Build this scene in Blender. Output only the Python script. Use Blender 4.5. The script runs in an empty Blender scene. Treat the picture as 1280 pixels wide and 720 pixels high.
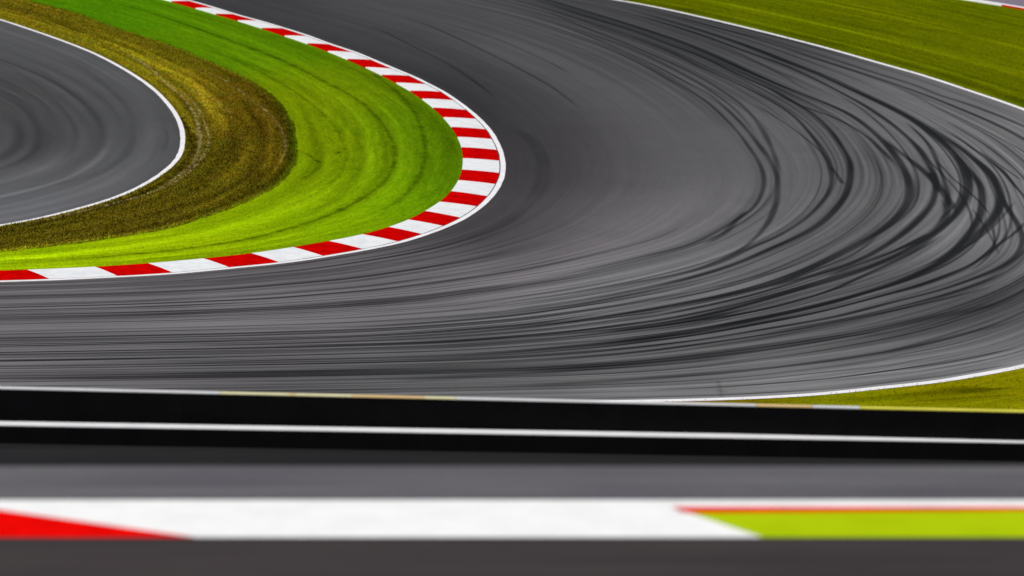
import bpy, math, random
import numpy as np
rng = np.random.default_rng(7)
random.seed(7)
C = bpy.context.scene.collection
# ------------------------------------------------------------------ camera geometry
F, PITCH, ROLL = 5200.0, math.radians(11.2), math.radians(-4.0)
CAM = np.array([0.0, 0.0, 30.0])
fw = np.array([0, math.cos(PITCH), -math.sin(PITCH)])
rt = np.array([1.0, 0, 0]); up = np.array([0, math.sin(PITCH), math.cos(PITCH)])
cr, sr = math.cos(ROLL), math.sin(ROLL)
N = -math.sin(PITCH) * fw + math.cos(PITCH) * (cr * up - sr * rt)     # normal of the tilted valley floor
N /= np.linalg.norm(N)
HP = 30.0                                                             # distance from camera to that plane
O0 = CAM - N * HP                                                     # foot point: local origin of the valley floor
EX = np.cross(np.array([0, 1.0, 0]), N); EX /= np.linalg.norm(EX)
EY = np.cross(N, EX)

def ray(P):
    P = np.atleast_2d(np.asarray(P, float))
    return fw[None] * 1.0 + rt[None] * ((P[:, 0:1] - 640) / F) - up[None] * ((P[:, 1:2] - 360) / F)
def G(P):
    """photo points -> valley-floor coordinates in metres"""
    d = ray(P); t = -HP / (d @ N); w = CAM + d * t[:, None] - O0
    return np.stack([w @ EX, w @ EY], 1)
def W(p, h=0.0):
    """valley-floor coordinates (+height) -> world"""
    p = np.atleast_2d(p)
    return O0 + p[:, 0:1] * EX + p[:, 1:2] * EY + np.asarray(h, float).reshape(-1, 1) * N
def IMG(p):
    w = W(p) - CAM
    z = w @ fw
    return np.stack([640 + F * (w @ rt) / z, 360 - F * (w @ up) / z], 1)
def atz(P, z):
    d = ray(P); t = (z - CAM[2]) / d[:, 2]
    return CAM + d * t[:, None]

def spline(P, n=400):
    P = np.asarray(P, float)
    Q = np.vstack([2 * P[0] - P[1], P, 2 * P[-1] - P[-2]])
    out = []
    for i in range(len(P) - 1):
        p0, p1, p2, p3 = Q[i:i + 4]
        t0 = 0; t1 = t0 + max(np.linalg.norm(p1 - p0), 1e-6) ** .5
        t2 = t1 + max(np.linalg.norm(p2 - p1), 1e-6) ** .5; t3 = t2 + max(np.linalg.norm(p3 - p2), 1e-6) ** .5
        t = np.linspace(t1, t2, 24, endpoint=False)[:, None]
        a1 = (t1 - t) / (t1 - t0) * p0 + (t - t0) / (t1 - t0) * p1
        a2 = (t2 - t) / (t2 - t1) * p1 + (t - t1) / (t2 - t1) * p2
        a3 = (t3 - t) / (t3 - t2) * p2 + (t - t2) / (t3 - t2) * p3
        b1 = (t2 - t) / (t2 - t0) * a1 + (t - t0) / (t2 - t0) * a2
        b2 = (t3 - t) / (t3 - t1) * a2 + (t - t1) / (t3 - t1) * a3
        out.append((t2 - t) / (t2 - t1) * b1 + (t - t1) / (t2 - t1) * b2)
    out.append(P[-1:]); out = np.vstack(out)
    return resample(out, n)
def arclen(P):
    return np.concatenate([[0], np.cumsum(np.linalg.norm(np.diff(P, axis=0), axis=1))])
def resample(P, n):
    s = arclen(P); t = np.linspace(0, s[-1], n)
    return np.stack([np.interp(t, s, P[:, k]) for k in range(P.shape[1])], 1)
def smooth(P, k):
    """gaussian smoothing of an evenly sampled curve, ends kept"""
    r = int(3 * k); ker = np.exp(-np.arange(-r, r + 1) ** 2 / (2 * k * k)); ker /= ker.sum()
    out = np.zeros_like(P)
    for c in range(P.shape[1]):
        x = P[:, c]
        a = 2 * x[0] - x[1:r + 1][::-1]; b = 2 * x[-1] - x[-r - 1:-1][::-1]
        out[:, c] = np.convolve(np.concatenate([a, x, b]), ker, 'valid')
    return out
def normals(P):
    t = np.gradient(P, axis=0); t /= np.linalg.norm(t, axis=1)[:, None]
    return np.stack([-t[:, 1], t[:, 0]], 1)
def project_s(curve, pts):
    s = arclen(curve)
    return np.array([s[np.argmin(((curve - p) ** 2).sum(1))] for p in pts])
def at_s(curve, s):
    a = arclen(curve)
    return np.stack([np.interp(s, a, curve[:, k]) for k in range(2)], 1)

def lin(v):
    v = np.asarray(v, float) / 255.0
    return np.where(v <= .04045, v / 12.92, ((v + .055) / 1.055) ** 2.4)
def fbm1(n, k):
    """smooth random curve of length n with feature size k, about unit variance"""
    m = max(int(n / k) + 4, 4)
    x = rng.normal(size=m); t = np.linspace(0, m - 3.01, n); i = t.astype(int); f = t - i; f = f * f * (3 - 2 * f)
    return x[i] * (1 - f) + x[i + 1] * f

# ------------------------------------------------------------------ object helpers
def tag(o, label=None, cat=None, group=None, kind=None):
    if label: o['label'] = label
    if cat: o['category'] = cat
    if group: o['group'] = group
    if kind: o['kind'] = kind
    return o
def empty(name, loc):
    o = bpy.data.objects.new(name, None); C.objects.link(o); o.location = loc; o.empty_display_size = .3
    return o
def mesh_obj(name, V, Fc, mat, parent=None, smooth_=False):
    V = np.asarray(V, float)
    if parent is not None: V = V - np.array(parent.location)
    me = bpy.data.meshes.new(name); me.from_pydata(V.tolist(), [], [list(map(int, f)) for f in Fc]); me.update()
    me.materials.append(mat)
    if smooth_: me.shade_smooth()
    o = bpy.data.objects.new(name, me); C.objects.link(o)
    if parent is not None: o.parent = parent
    return o
def grid_obj(name, V, nu, nv, mat, tone=None, uv=None, parent=None, closed=False):
    """fast grid mesh; V is (nu*nv, 3)"""
    V = np.asarray(V, np.float32)
    if parent is not None: V = V - np.array(parent.location, np.float32)
    me = bpy.data.meshes.new(name)
    i, j = np.meshgrid(np.arange(nu - 1), np.arange(nv - 1), indexing='ij')
    a = (i * nv + j).ravel(); quads = np.stack([a, a + nv, a + nv + 1, a + 1], 1)
    v0, v1, v2 = V[quads[0, 0]], V[quads[0, 1]], V[quads[0, 2]]
    if np.cross(v1 - v0, v2 - v1)[2] < 0: quads = quads[:, ::-1]
    nq = len(quads)
    me.vertices.add(len(V)); me.vertices.foreach_set('co', V.ravel())
    me.loops.add(nq * 4); me.loops.foreach_set('vertex_index', quads.ravel().astype(np.int32))
    me.polygons.add(nq); me.polygons.foreach_set('loop_start', np.arange(0, nq * 4, 4, dtype=np.int32))
    me.update(calc_edges=True)
    if tone is not None:
        at = me.attributes.new('tone', 'FLOAT_COLOR', 'POINT')
        at.data.foreach_set('color', np.concatenate([tone, np.ones((len(tone), 1))], 1).astype(np.float32).ravel())
    if uv is not None:
        at = me.attributes.new('along', 'FLOAT_VECTOR', 'POINT')
        at.data.foreach_set('vector', np.concatenate([uv, np.zeros((len(uv), 1))], 1).astype(np.float32).ravel())
    me.materials.append(mat); me.shade_smooth(); me.validate()
    o = bpy.data.objects.new(name, me); C.objects.link(o)
    if parent is not None: o.parent = parent
    return o
def ribbon(name, A, B, h, mat, parent=None):
    """flat strip between two world curves (n,3) lists"""
    n = len(A); V = np.empty((n * 2, 3)); V[0::2] = A; V[1::2] = B
    return grid_obj(name, V, n, 2, mat, parent=parent)

# ------------------------------------------------------------------ materials
def mat_new(name):
    m = bpy.data.materials.new(name); m.use_nodes = True
    nt = m.node_tree; b = nt.nodes['Principled BSDF']
    return m, nt, b
def nd(nt, t, **kw):
    n = nt.nodes.new(t)
    for k, v in kw.items():
        if k.startswith('i_'): n.inputs[k[2:].replace('_', ' ')].default_value = v
        else: setattr(n, k, v)
    return n
def mul(nt, a, b, fac=1.0, mode='MULTIPLY'):
    n = nt.nodes.new('ShaderNodeMix'); n.data_type = 'RGBA'; n.blend_type = mode
    n.inputs[0].default_value = fac
    nt.links.new(a, n.inputs[6])
    if hasattr(b, 'is_output'): nt.links.new(b, n.inputs[7])
    else: n.inputs[7].default_value = (*b, 1)
    return n.outputs[2]
def ramp(nt, src, stops):
    r = nt.nodes.new('ShaderNodeValToRGB'); el = r.color_ramp.elements
    while len(el) < len(stops): el.new(.5)
    for e, (p, c) in zip(el, stops):
        e.position = p; e.color = (*c, 1) if isinstance(c, tuple) else (c, c, c, 1)
    nt.links.new(src, r.inputs[0]); return r.outputs[0]
def coord(nt, scale, attr='along'):
    if attr: a = nd(nt, 'ShaderNodeAttribute', attribute_name=attr); out = a.outputs['Vector']
    else: out = nd(nt, 'ShaderNodeTexCoord').outputs['Object']
    m = nd(nt, 'ShaderNodeMapping'); m.inputs['Scale'].default_value = scale
    nt.links.new(out, m.inputs[0]); return m.outputs[0]
def noise(nt, vec, scale, detail=4, rough=.6):
    n = nd(nt, 'ShaderNodeTexNoise'); n.inputs['Scale'].default_value = scale
    n.inputs['Detail'].default_value = detail; n.inputs['Roughness'].default_value = rough
    nt.links.new(vec, n.inputs['Vector']); return n.outputs['Fac']
def bump(nt, b, src, strength, dist):
    bp = nd(nt, 'ShaderNodeBump'); bp.inputs['Strength'].default_value = strength; bp.inputs['Distance'].default_value = dist
    nt.links.new(src, bp.inputs['Height']); nt.links.new(bp.outputs[0], b.inputs['Normal'])

def mat_track():
    m, nt, b = mat_new('racetrack_asphalt')
    a = nd(nt, 'ShaderNodeAttribute', attribute_name='tone')
    c = a.outputs['Color']
    streak = noise(nt, coord(nt, (.25, 9, 1)), 1.0, 3, .55)
    c = mul(nt, c, ramp(nt, streak, [(.3, .96), (.7, 1.04)]))
    blot = noise(nt, coord(nt, (1, 1, 1), None), .35, 5, .6)
    c = mul(nt, c, ramp(nt, blot, [(.3, (.95, .955, .965)), (.7, (1.05, 1.045, 1.035))]))
    fine = noise(nt, coord(nt, (1, 1, 1), None), 13, 4, .8)
    c = mul(nt, c, ramp(nt, fine, [(.3, .88), (.7, 1.12)]))
    nt.links.new(c, b.inputs['Base Color'])
    b.inputs['Roughness'].default_value = .8; b.inputs['Specular IOR Level'].default_value = .06
    bump(nt, b, fine, .25, .01)
    return m
def mat_grass(name='grass'):
    m, nt, b = mat_new(name)
    a = nd(nt, 'ShaderNodeAttribute', attribute_name='tone'); c = a.outputs['Color']
    s1 = noise(nt, coord(nt, (.5, 3.2, 1)), 1.0, 5, .65)
    c = mul(nt, c, ramp(nt, s1, [(.3, (.76, .80, .7)), (.5, (1, 1, 1)), (.7, (1.26, 1.2, 1.3))]))
    s2 = noise(nt, coord(nt, (2.2, 8, 1)), 1.0, 3, .7)
    c = mul(nt, c, ramp(nt, s2, [(.3, .82), (.7, 1.2)]))
    big = noise(nt, coord(nt, (1, 1, 1), None), .22, 4, .6)
    c = mul(nt, c, ramp(nt, big, [(.3, (.92, .97, .9)), (.7, (1.1, 1.03, 1.1))]))
    nt.links.new(c, b.inputs['Base Color'])
    b.inputs['Roughness'].default_value = .95; b.inputs['Specular IOR Level'].default_value = .0
    bump(nt, b, s2, .4, .04)
    return m
def mat_dry():
    m, nt, b = mat_new('dry_grass')
    a = nd(nt, 'ShaderNodeAttribute', attribute_name='tone'); c = a.outputs['Color']
    s1 = noise(nt, coord(nt, (.35, 2.4, 1)), 1.0, 6, .7)
    c = mul(nt, c, ramp(nt, s1, [(.3, (.68, .68, .66)), (.5, (1, 1, 1)), (.72, (1.35, 1.32, 1.5))]))
    s2 = noise(nt, coord(nt, (2.5, 9, 1)), 1.0, 4, .75)
    c = mul(nt, c, ramp(nt, s2, [(.3, .6), (.7, 1.45)]))
    mot = noise(nt, coord(nt, (.5, .9, 1)), 1.0, 4, .6)
    c = mul(nt, c, ramp(nt, mot, [(.36, (1.06, .94, .9)), (.5, (1, 1, 1)), (.64, (.93, 1.07, 1.0))]))
    nt.links.new(c, b.inputs['Base Color'])
    b.inputs['Roughness'].default_value = .95; b.inputs['Specular IOR Level'].default_value = .0
    bump(nt, b, s2, .6, .06)
    return m
def mat_paint(name, col, wear=(.6, .6, .6), amount=.5, rough=.55, scale=1.0, along=True):
    m, nt, b = mat_new(name)
    rgb = nd(nt, 'ShaderNodeRGB'); rgb.outputs[0].default_value = (*col, 1); c = rgb.outputs[0]
    v = coord(nt, (1, 1, 1), None)
    n1 = noise(nt, v, 1.7 * scale, 5, .65)
    c = mul(nt, c, ramp(nt, n1, [(.35, tuple(1 - amount * (1 - w) for w in wear)), (.6, (1, 1, 1))]))
    n2 = noise(nt, v, 14 * scale, 4, .7)
    c = mul(nt, c, ramp(nt, n2, [(.28, tuple(1 - amount * .7 * (1 - w) for w in wear)), (.45, (1, 1, 1))]))
    nt.links.new(c, b.inputs['Base Color'])
    b.inputs['Roughness'].default_value = rough; b.inputs['Specular IOR Level'].default_value = .0
    bump(nt, b, n2, .2, .005)
    return m
def mat_asphalt(name, col, s=1.0):
    m, nt, b = mat_new(name)
    rgb = nd(nt, 'ShaderNodeRGB'); rgb.outputs[0].default_value = (*col, 1); c = rgb.outputs[0]
    st = noise(nt, coord(nt, (.12, 2.2, 1), None), 1.0, 4, .6)
    c = mul(nt, c, ramp(nt, st, [(.3, (.78, .78, .80)), (.7, (1.2, 1.19, 1.17))]))
    bl = noise(nt, coord(nt, (.4, .8, 1), None), 1.0, 5, .6)
    c = mul(nt, c, ramp(nt, bl, [(.3, (.9, .88, .92)), (.7, (1.08, 1.08, 1.05))]))
    fi = noise(nt, coord(nt, (1, 1, 1), None), 40, 2, .7)
    c = mul(nt, c, ramp(nt, fi, [(.3, .8), (.7, 1.2)]))
    nt.links.new(c, b.inputs['Base Color'])
    b.inputs['Roughness'].default_value = .85; b.inputs['Specular IOR Level'].default_value = .03
    bump(nt, b, fi, .3, .01)
    return m
M_TRACK, M_GRASS, M_DRY = mat_track(), mat_grass(), mat_dry()
M_RED = mat_paint('red_kerb_paint', (.66, .001, .001), (.45, .5, .5), .6)
M_WHITE = mat_paint('white_kerb_paint', (.86, .87, .86), (.66, .70, .76), .4)
M_LINE = mat_paint('white_line_paint', (.9, .88, .88), (.7, .7, .7), .4)
M_CONC = mat_asphalt('kerb_bedding_concrete', (.05, .045, .045))
M_RUBBER = mat_paint('black_conveyor_belting', (.007, .007, .0078), (.6, .6, .6), .5, .7)
M_CAP = mat_paint('pale_barrier_capping', (.75, .75, .76), (.8, .8, .8), .4, .5)

# ------------------------------------------------------------------ traced kerb of the main corner (photo points -> metres)
KI = [(214,3),(244,11.5),(270,19),(297,27),(327,36.5),(355,46),(385,56),(410,65.5),(434,75.5),(456.5,85.5),(478,95.5),(495,105),(513,115),(527.5,125),(542,136.5),(554.5,148.5),(564.5,160.5),(572,173),(577,186),(578.5,199.5),(577.5,214),(573,227),(564,241),(550,254),(531,266),(511,276.5),(486,286),(454,295),(411,303.5),(367,311),(314,319),(255,325.3),(185,331.5),(118,336),(33,339.5)]
KO = [(236,1.5),(266,10),(290,18),(321,26),(352,35.5),(384,45.5),(410,55.7),(441,65.5),(463,75),(489,86),(511,95),(532,105.5),(550,114.7),(566,125.5),(582,137.5),(595,149),(607,162),(614.5,174),(621,187.5),(624,201),(624,216.5),(619,230.5),(609,245.5),(596,258),(576,272),(554,282.5),(528,292.5),(497.5,302),(453,311.5),(403,320),(350,328),(287,334),(217,341),(147,345),(61,349)]
far_i = [(-300,-108),(-60,-58),(60,-33),(150,-13)]; far_o = [(-280,-112),(-40,-62),(80,-36),(172,-15)]
near_i = [(-60,342.5),(-240,347.5),(-520,353)]; near_o = [(-30,351.6),(-215,357),(-500,363)]
CI = smooth(spline(G(far_i + KI + near_i), 1500), 10)
CO = smooth(spline(G(far_o + KO + near_o), 1500), 10)
sgn = 1.0
nCO = normals(CO)
if ((CI[700] - CO[700]) @ nCO[700]) > 0: nCO = -nCO          # nCO points from kerb towards the asphalt

# ------------------------------------------------------------------ main track surface, ruled between its two edges
OUTP = [(-60,-112),(200,-84),(450,-50),(640,-21),(770,0),(810,7),(870,20),(930,34),(1006,53),(1040,62),(1096,78),(1152.5,94),(1209,112.5),(1280,137),(1340,162),(1390,192),(1425,226),(1439,262),(1441,300),(1433,342),(1412,385),(1378,420),(1330,444),(1280,458),(1227.5,468),(1171,477.5),(1096,485.5),(1040,491.5),(995,495),(909,499),(840,500.8),(700,503.5),(500,507),(250,510),(0,512),(-250,514)]
OUT = smooth(spline(G(OUTP), 2000), 9)
st = [((-260,-92),(-60,-112)),((60,-40),(500,-42)),((234,0),(700,-11)),((384,44),(900,27)),((500,90),(1080,73)),((585,137),(1240,124)),((614,168),(1370,180)),((625,186),(1415,216)),((631,210),(1439,262)),((617,247),(1425,360)),((580,277),(1370,424)),((520,301),(1270,460)),((440,319),(1150,480)),((350,331.7),(1010,494)),((210,343.2),(800,501.5)),((60,350),(560,506)),((-200,359),(200,510)),((-480,364),(-230,514))]
si = project_s(CO, G([a for a, b in st])); so = project_s(OUT, G([b for a, b in st]))
NU, NV = 760, 820
tt = np.linspace(0, len(st) - 1, NU)
def sm1(x, k=14): return smooth(x[:, None], k)[:, 0]
SI = sm1(np.interp(tt, range(len(st)), si)); SO = sm1(np.interp(tt, range(len(st)), so))
Pi, Po = at_s(CO, SI), at_s(OUT, SO)
Pi = smooth(Pi, 2); Po = smooth(Po, 2)
v = np.linspace(-.004, 1, NV)
grid = Pi[:, None] * (1 - v[None, :, None]) + Po[:, None] * v[None, :, None]
rowlen = np.linalg.norm(Po - Pi, axis=1)
gi = IMG(grid.reshape(-1, 2)).reshape(NU, NV, 2)

def field(S, gi, sx=85, sy=38):
    """smooth interpolation of hand-read tone samples (x, y, value)"""
    S = np.array(S, float); num = np.zeros(gi.shape[:2]); den = np.zeros(gi.shape[:2]) + 1e-12
    for x, y, val in S:
        d2 = ((gi[..., 0] - x) / sx) ** 2 + ((gi[..., 1] - y) / sy) ** 2
        w = np.exp(-d2) + 1e-4 / (1 + d2) ** 2
        num += w * val; den += w
    return num / den
TONE = [(300,3,62),(345,25,55),(420,20,74),(500,20,75),(600,30,76),(640,60,86),(700,10,66),(760,50,74),(430,55,50),(560,100,48),(620,140,50),(520,60,62),(680,135,62),(720,110,86),(800,130,84),(660,200,56),(720,200,66),(800,200,84),(880,200,87),(900,260,98),(640,265,64),(590,290,66),(700,280,85),(800,290,98),(500,330,76),(430,338,80),(350,350,86),(200,358,86),(60,365,92),(400,380,106),(600,360,106),(500,360,100),(750,330,108),(840,320,108),(100,400,104),(250,395,106),(100,430,90),(100,455,80),(250,450,78),(60,477,104),(200,480,95),(400,430,92),(400,465,68),(400,484,98),(550,420,92),(560,460,66),(600,490,108),(500,488,100),(700,470,72),(730,495,120),(700,400,98),(850,400,92),(850,440,76),(850,467,86),(850,488,126),(1000,420,78),(1000,448,84),(1000,466,112),(1000,482,130),(1050,300,90),(970,340,94),(1130,440,96),(1150,458,126),(1180,420,66),(1230,400,62),(1250,375,66),(1260,445,138),(1265,415,96),(1100,405,72),(1080,370,92),(1250,345,80),(1250,290,112),(1235,320,106),(1100,240,96),(1010,220,88),(1260,180,108),(1150,125,96),(1060,95,90),(1000,60,66),(920,42,56),(860,30,62),(930,75,82),(850,60,74),(1200,170,96),(1350,330,90),(1400,250,100),(1400,400,110)]
base = field(TONE, gi)
SAMP = [(300,5,.25),(500,30,.3),(640,60,.3),(700,10,1.1),(780,40,1.2),(900,80,1.2),(560,100,.35),(720,120,.12),(800,180,.1),(850,240,.12),(660,200,.25),(700,280,.25),(780,300,.5),(600,330,.8),(300,350,.8),(100,370,.9),(200,420,1.5),(100,460,1.5),(400,440,1.6),(600,440,1.5),(600,490,.5),(800,440,1.5),(850,488,.4),(950,400,1.4),(1000,300,.6),(1100,240,.5),(1200,200,.8),(1000,470,.5),(1100,410,1.5),(1200,400,1.3),(1250,440,.4),(1150,100,.6),(1250,170,.7),(1400,300,1)]
amp = field(SAMP, gi, 100, 45)

logd = np.zeros((NU, NV))                                     # log darkening
vv = v[None, :]
# hundreds of overlapping faint tyre streaks that follow the line of the corner
def streaks(n, wlo, whi, strength, lmin, lmax, drift, lo=0., hi=1.):
    for k in range(n):
        L = int(rng.uniform(lmin, lmax) * NU); i0 = int(rng.uniform(-L * .5, NU - L * .5))
        a, b = max(i0, 0), min(i0 + L, NU)
        if b - a < 6: continue
        v0 = rng.uniform(lo, hi); x = np.arange(a, b)
        path = v0 + drift * (fbm1(NU, 160)[a:b] + rng.uniform(-1, 1) * (x - x.mean()) / NU * 3)
        path = flow(path, a)
        w = rng.uniform(wlo, whi); s = strength * rng.normal()
        env = np.clip(np.minimum(x - i0, i0 + L - x) / (.25 * L), 0, 1); env = env * env * (3 - 2 * env)
        j0 = int(max(0, (path.min() - 4 * w / rowlen.min()) * NV)); j1 = int(min(NV, (path.max() + 4 * w / rowlen.min()) * NV + 2))
        if j1 <= j0: continue
        d = (vv[:, j0:j1] - path[:, None]) * rowlen[a:b, None] / w
        logd[a:b, j0:j1] += s * env[:, None] * np.exp(-d * d)

MARKS = [  # (points, half width m, strength)
 ([(640,21),(696,39),(752,58),(799,79),(846,105),(870,119),(885,129),(905,147),(922,165),(936,184),(950,206),(955,226),(951,245),(940,262),(925,272),(897,289),(860,307),(800,322),(740,336),(680,347),(600,358)], .17, .55),
 ([(640,11),(706,34),(771,60),(827,86),(860,104),(882,115),(907,135),(929,157),(946,178),(961,198),(971,220),(971,250),(961,277),(942,300),(924,314),(897,327),(860,340),(800,352),(720,366),(600,382)], .17, .62),
 ([(670,8),(720,30),(771,50),(809,66),(846,82),(872,95),(897,110),(929,133),(948,155),(963,182),(973,212),(974,235)], .18, .5),
 ([(940,129),(972,148),(999,167),(1025,189),(1035,203)], .10, .5),
 ([(600,-9),(651,2),(687,13),(734,28),(771,41),(809,54),(846,69),(872,82),(907,98),(939,113),(967,128),(991,144),(1010,164),(1025,183),(1036,203),(1040,222),(1036,240),(1021,260),(1002,277),(965,299),(935,311),(905,327),(860,341),(790,356),(700,371)], .17, .8),
 ([(1038,208),(1047,220),(1054,231)], .16, .6),
 ([(620,-12),(674,2),(724,18),(790,38),(837,56),(860,64),(888,76),(925,95),(963,111),(991,127),(1015,142),(1038,163),(1053,184),(1062,200),(1064,221),(1059,241),(1044,262),(1021,283),(991,299),(961,312),(925,328),(880,343),(820,358),(740,374),(640,388)], .22, .95),
 ([(660,-12),(700,4),(740,16),(800,35),(840,48),(871,60),(907,76),(944,93),(972,105),(1019,124),(1057,140),(1077,153),(1095,168),(1111,184),(1127,206),(1136,226),(1137,246),(1126,266),(1105,285),(1077,303),(1050,317),(1019,333),(982,348),(954,358),(907,370),(860,379),(795,390),(742,398),(701,404),(640,410),(560,417),(440,423)], .26, 1.0),
 ([(960,112),(991,128),(1020,139),(1047,149),(1085,172),(1100,186),(1113,199),(1125,212)], .16, .7),
 ([(700,-8),(730,2),(780,15),(830,29),(880,45),(920,60),(976,80),(1019,99),(1057,119),(1077,130),(1111,152),(1137,174),(1152,190),(1161,205),(1169,222),(1170,238),(1165,255),(1151,272),(1130,291),(1104,309),(1077,324),(1040,338),(1005,348),(960,358),(900,372),(830,384)], .24, 1.0),
 ([(760,4),(800,16),(850,30),(900,46),(940,60),(982,77),(1019,91),(1047,104),(1077,118),(1115,136),(1145,153),(1172,172),(1190,190),(1203,208),(1209,230),(1206,248),(1195,268),(1175,287),(1152,303),(1120,320),(1087,334),(1040,350),(1000,361),(950,376),(907,388),(860,399),(780,411),(690,420),(560,430)], .30, 1.1),
 ([(1104,172),(1118,185),(1145,206),(1165,224),(1181,244),(1190,257),(1198,268)], .26, .8),
 ([(1160,215),(1170,228),(1178,242)], .34, .5),
 ([(1180,246),(1184,262),(1179,276),(1168,289),(1150,301),(1120,314)], .28, .8),
 ([(1145,154),(1171,167),(1199,184),(1218,199),(1238,218),(1249,238),(1250,256),(1239,277),(1218,297),(1195,316),(1167,333),(1134,348),(1106,358),(1040,378),(980,392),(900,408),(820,421),(700,434),(560,446)], .30, 1.1),
 ([(1190,190),(1214,216),(1225,232),(1228,251),(1223,274),(1208,296),(1190,314),(1160,332)], .27, 1.0),
 ([(1150,150),(1175,161),(1199,174),(1227,194),(1250,212),(1268,232),(1283,250),(1293,275),(1290,300),(1272,322),(1240,342),(1200,356)], .14, .8),
 ([(1212,192),(1237,214),(1247,236),(1258,258),(1272,280),(1278,300),(1270,319),(1246,336),(1218,348),(1171,364),(1115,378),(1077,388),(1040,397),(960,411),(860,427),(740,441),(620,450)], .17, .95),
 ([(1290,270),(1265,294),(1246,307),(1227,322),(1212,334),(1190,344),(1150,358),(1100,372)], .12, .7),
 ([(1240,280),(1243,298),(1241,312),(1230,326),(1212,340)], .10, .55),
 ([(780,10),(840,21),(900,36),(960,50),(1000,62),(1040,74),(1096,92),(1145,107),(1171,118),(1209,130),(1246,144),(1280,158),(1340,186),(1385,225)], .26, .55),
 ([(960,56),(1000,68),(1040,80),(1096,98),(1152,117),(1199,136),(1237,152),(1280,174),(1320,200),(1345,235)], .22, .7),
 ([(1115,105),(1171,134),(1227,161),(1280,190),(1310,215)], .14, .4),
 ([(1205,180),(1240,200),(1280,228)], .10, .5),
 ([(460,30),(510,55),(560,80),(600,107),(625,128)], .14, .32),
 ([(485,15),(535,32),(585,54),(622,72),(660,92),(685,106),(705,120),(730,140)], .14, .4),
 ([(542,25),(610,45),(680,75),(720,96)], .16, .25),
 ([(1280,433),(1230,444),(1171,455),(1100,465),(1040,473),(960,480),(880,485),(800,488)], .13, .7),
 ([(1278,398),(1180,424),(1100,442),(1000,456),(900,466),(800,474),(700,480),(600,484)], .30, .45),
 ([(1280,452),(1220,463),(1171,471),(1096,480),(1040,486),(960,491),(900,494),(800,497),(700,500)], .14, .45),
 ([(1280,372),(1230,384),(1150,400),(1080,416),(980,432),(860,448),(740,460),(600,470),(440,478)], .5, .35),
 ([(1100,294),(1060,322),(1010,341),(960,360)], .12, .5),
 ([(1040,310),(985,335),(930,350),(880,362)], .10, .4),
 ([(1180,292),(1140,316),(1090,340),(1030,366),(960,386),(880,400),(760,416)], .16, .9),
 ([(1165,290),(1120,313),(1075,330),(1030,347)], .16, .9),
 ([(1217,330),(1160,352),(1100,370),(1040,386),(960,402),(860,420),(740,434)], .13, .8),
 ([(1250,356),(1180,374),(1100,392),(1020,408),(920,424),(800,440),(660,452)], .13, .8),
 ([(1260,338),(1230,352),(1190,366),(1130,382),(1050,400),(940,419)], .16, .7),
 ([(935,262),(920,276),(905,292),(880,306)], .18, .45),
 ([(600,345),(680,332),(760,314),(820,298),(860,280)], .12, .25),
 ([(1150,190),(1175,215),(1205,250),(1215,280),(1205,305)], .10, .5), ([(1225,190),(1250,220),(1262,250),(1262,285),(1240,315),(1200,340)], .11, .6),
 ([(1090,120),(1140,150),(1185,195),(1200,225),(1195,255),(1160,285)], .10, .6), ([(1215,260),(1235,290),(1250,320)], .09, .5),
 ([(1270,250),(1240,285),(1205,310),(1150,335)], .11, .6), ([(1180,150),(1230,180),(1272,215),(1300,250)], .13, .7),
 ([(1010,100),(1060,125),(1110,165),(1140,205),(1148,235),(1140,260),(1110,285),(1060,310)], .11, .6), ([(1170,200),(1190,222),(1222,250),(1240,272)], .10, .6),
 ([(1130,150),(1160,180),(1176,215),(1184,240),(1186,262)], .16, .8),
 ([(630,150),(668,180),(680,215),(665,250),(620,285),(560,308)], .5, .18),
]
GUIDES = [0, 6, 7, 10, 17]
def crossing(pts):
    P = smooth(spline(G(pts), 420), 5); D = (Po - Pi) / rowlen[:, None]; Nn = np.stack([-D[:, 1], D[:, 0]], 1)
    side = ((P[None] - Pi[:, None]) * Nn[:, None]).sum(2); out = np.full(NU, np.nan)
    for i in range(NU):
        ks = np.nonzero(side[i, :-1] * side[i, 1:] < 0)[0]
        if len(ks):
            k = ks[0]; f = side[i, k] / (side[i, k] - side[i, k + 1]); q = P[k] * (1 - f) + P[k + 1] * f
            vs = ((q - Pi[i]) @ D[i]) / rowlen[i]
            if 0 < vs < 1: out[i] = vs
    ok = ~np.isnan(out); x = np.arange(NU)
    return sm1(np.interp(x, x[ok], out[ok]), 10)
gv = np.stack([np.zeros(NU)] + [crossing(MARKS[k][0]) for k in GUIDES] + [np.ones(NU)], 1)
for c in range(1, gv.shape[1] - 1): gv[:, c] = np.maximum(gv[:, c], gv[:, c - 1] + .012)
for c in range(gv.shape[1] - 2, 0, -1): gv[:, c] = np.minimum(gv[:, c], gv[:, c + 1] - .012)
gp = gv[int(NU * .5)].copy()
def flow(path, a):
    return np.array([np.interp(p, gp, gv[a + k]) for k, p in enumerate(path)])
streaks(900, .04, .12, .17, .08, .4, .006)
streaks(500, .08, .25, .13, .15, .6, .008)
streaks(120, .25, .8, .10, .2, .8, .015)
late = np.clip((np.arange(NU) / NU - .55) / .15, 0, 1)[:, None]
keep = logd.copy(); logd[:] = 0; streaks(2200, .045, .11, .2, .1, .5, .004); logd = keep + logd * late * 1.45
keep = logd.copy(); logd[:] = 0; _n = rng.normal
streaks(280, .03, .07, 1.0, .1, .45, .005, gp[1] - .02, .91); fine_ = -np.abs(logd) * .8
logd[:] = 0; streaks(60, .05, .10, 1.0, .06, .2, .03, gp[2], .95); fine_ -= np.abs(logd) * .45
logd[:] = 0; streaks(26, .08, .14, 1.0, .2, .5, .012, gp[1] - .06, .9); fine_ -= np.abs(logd) * .6
logd = keep + fine_
logd = np.minimum(logd * amp, .24)
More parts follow.
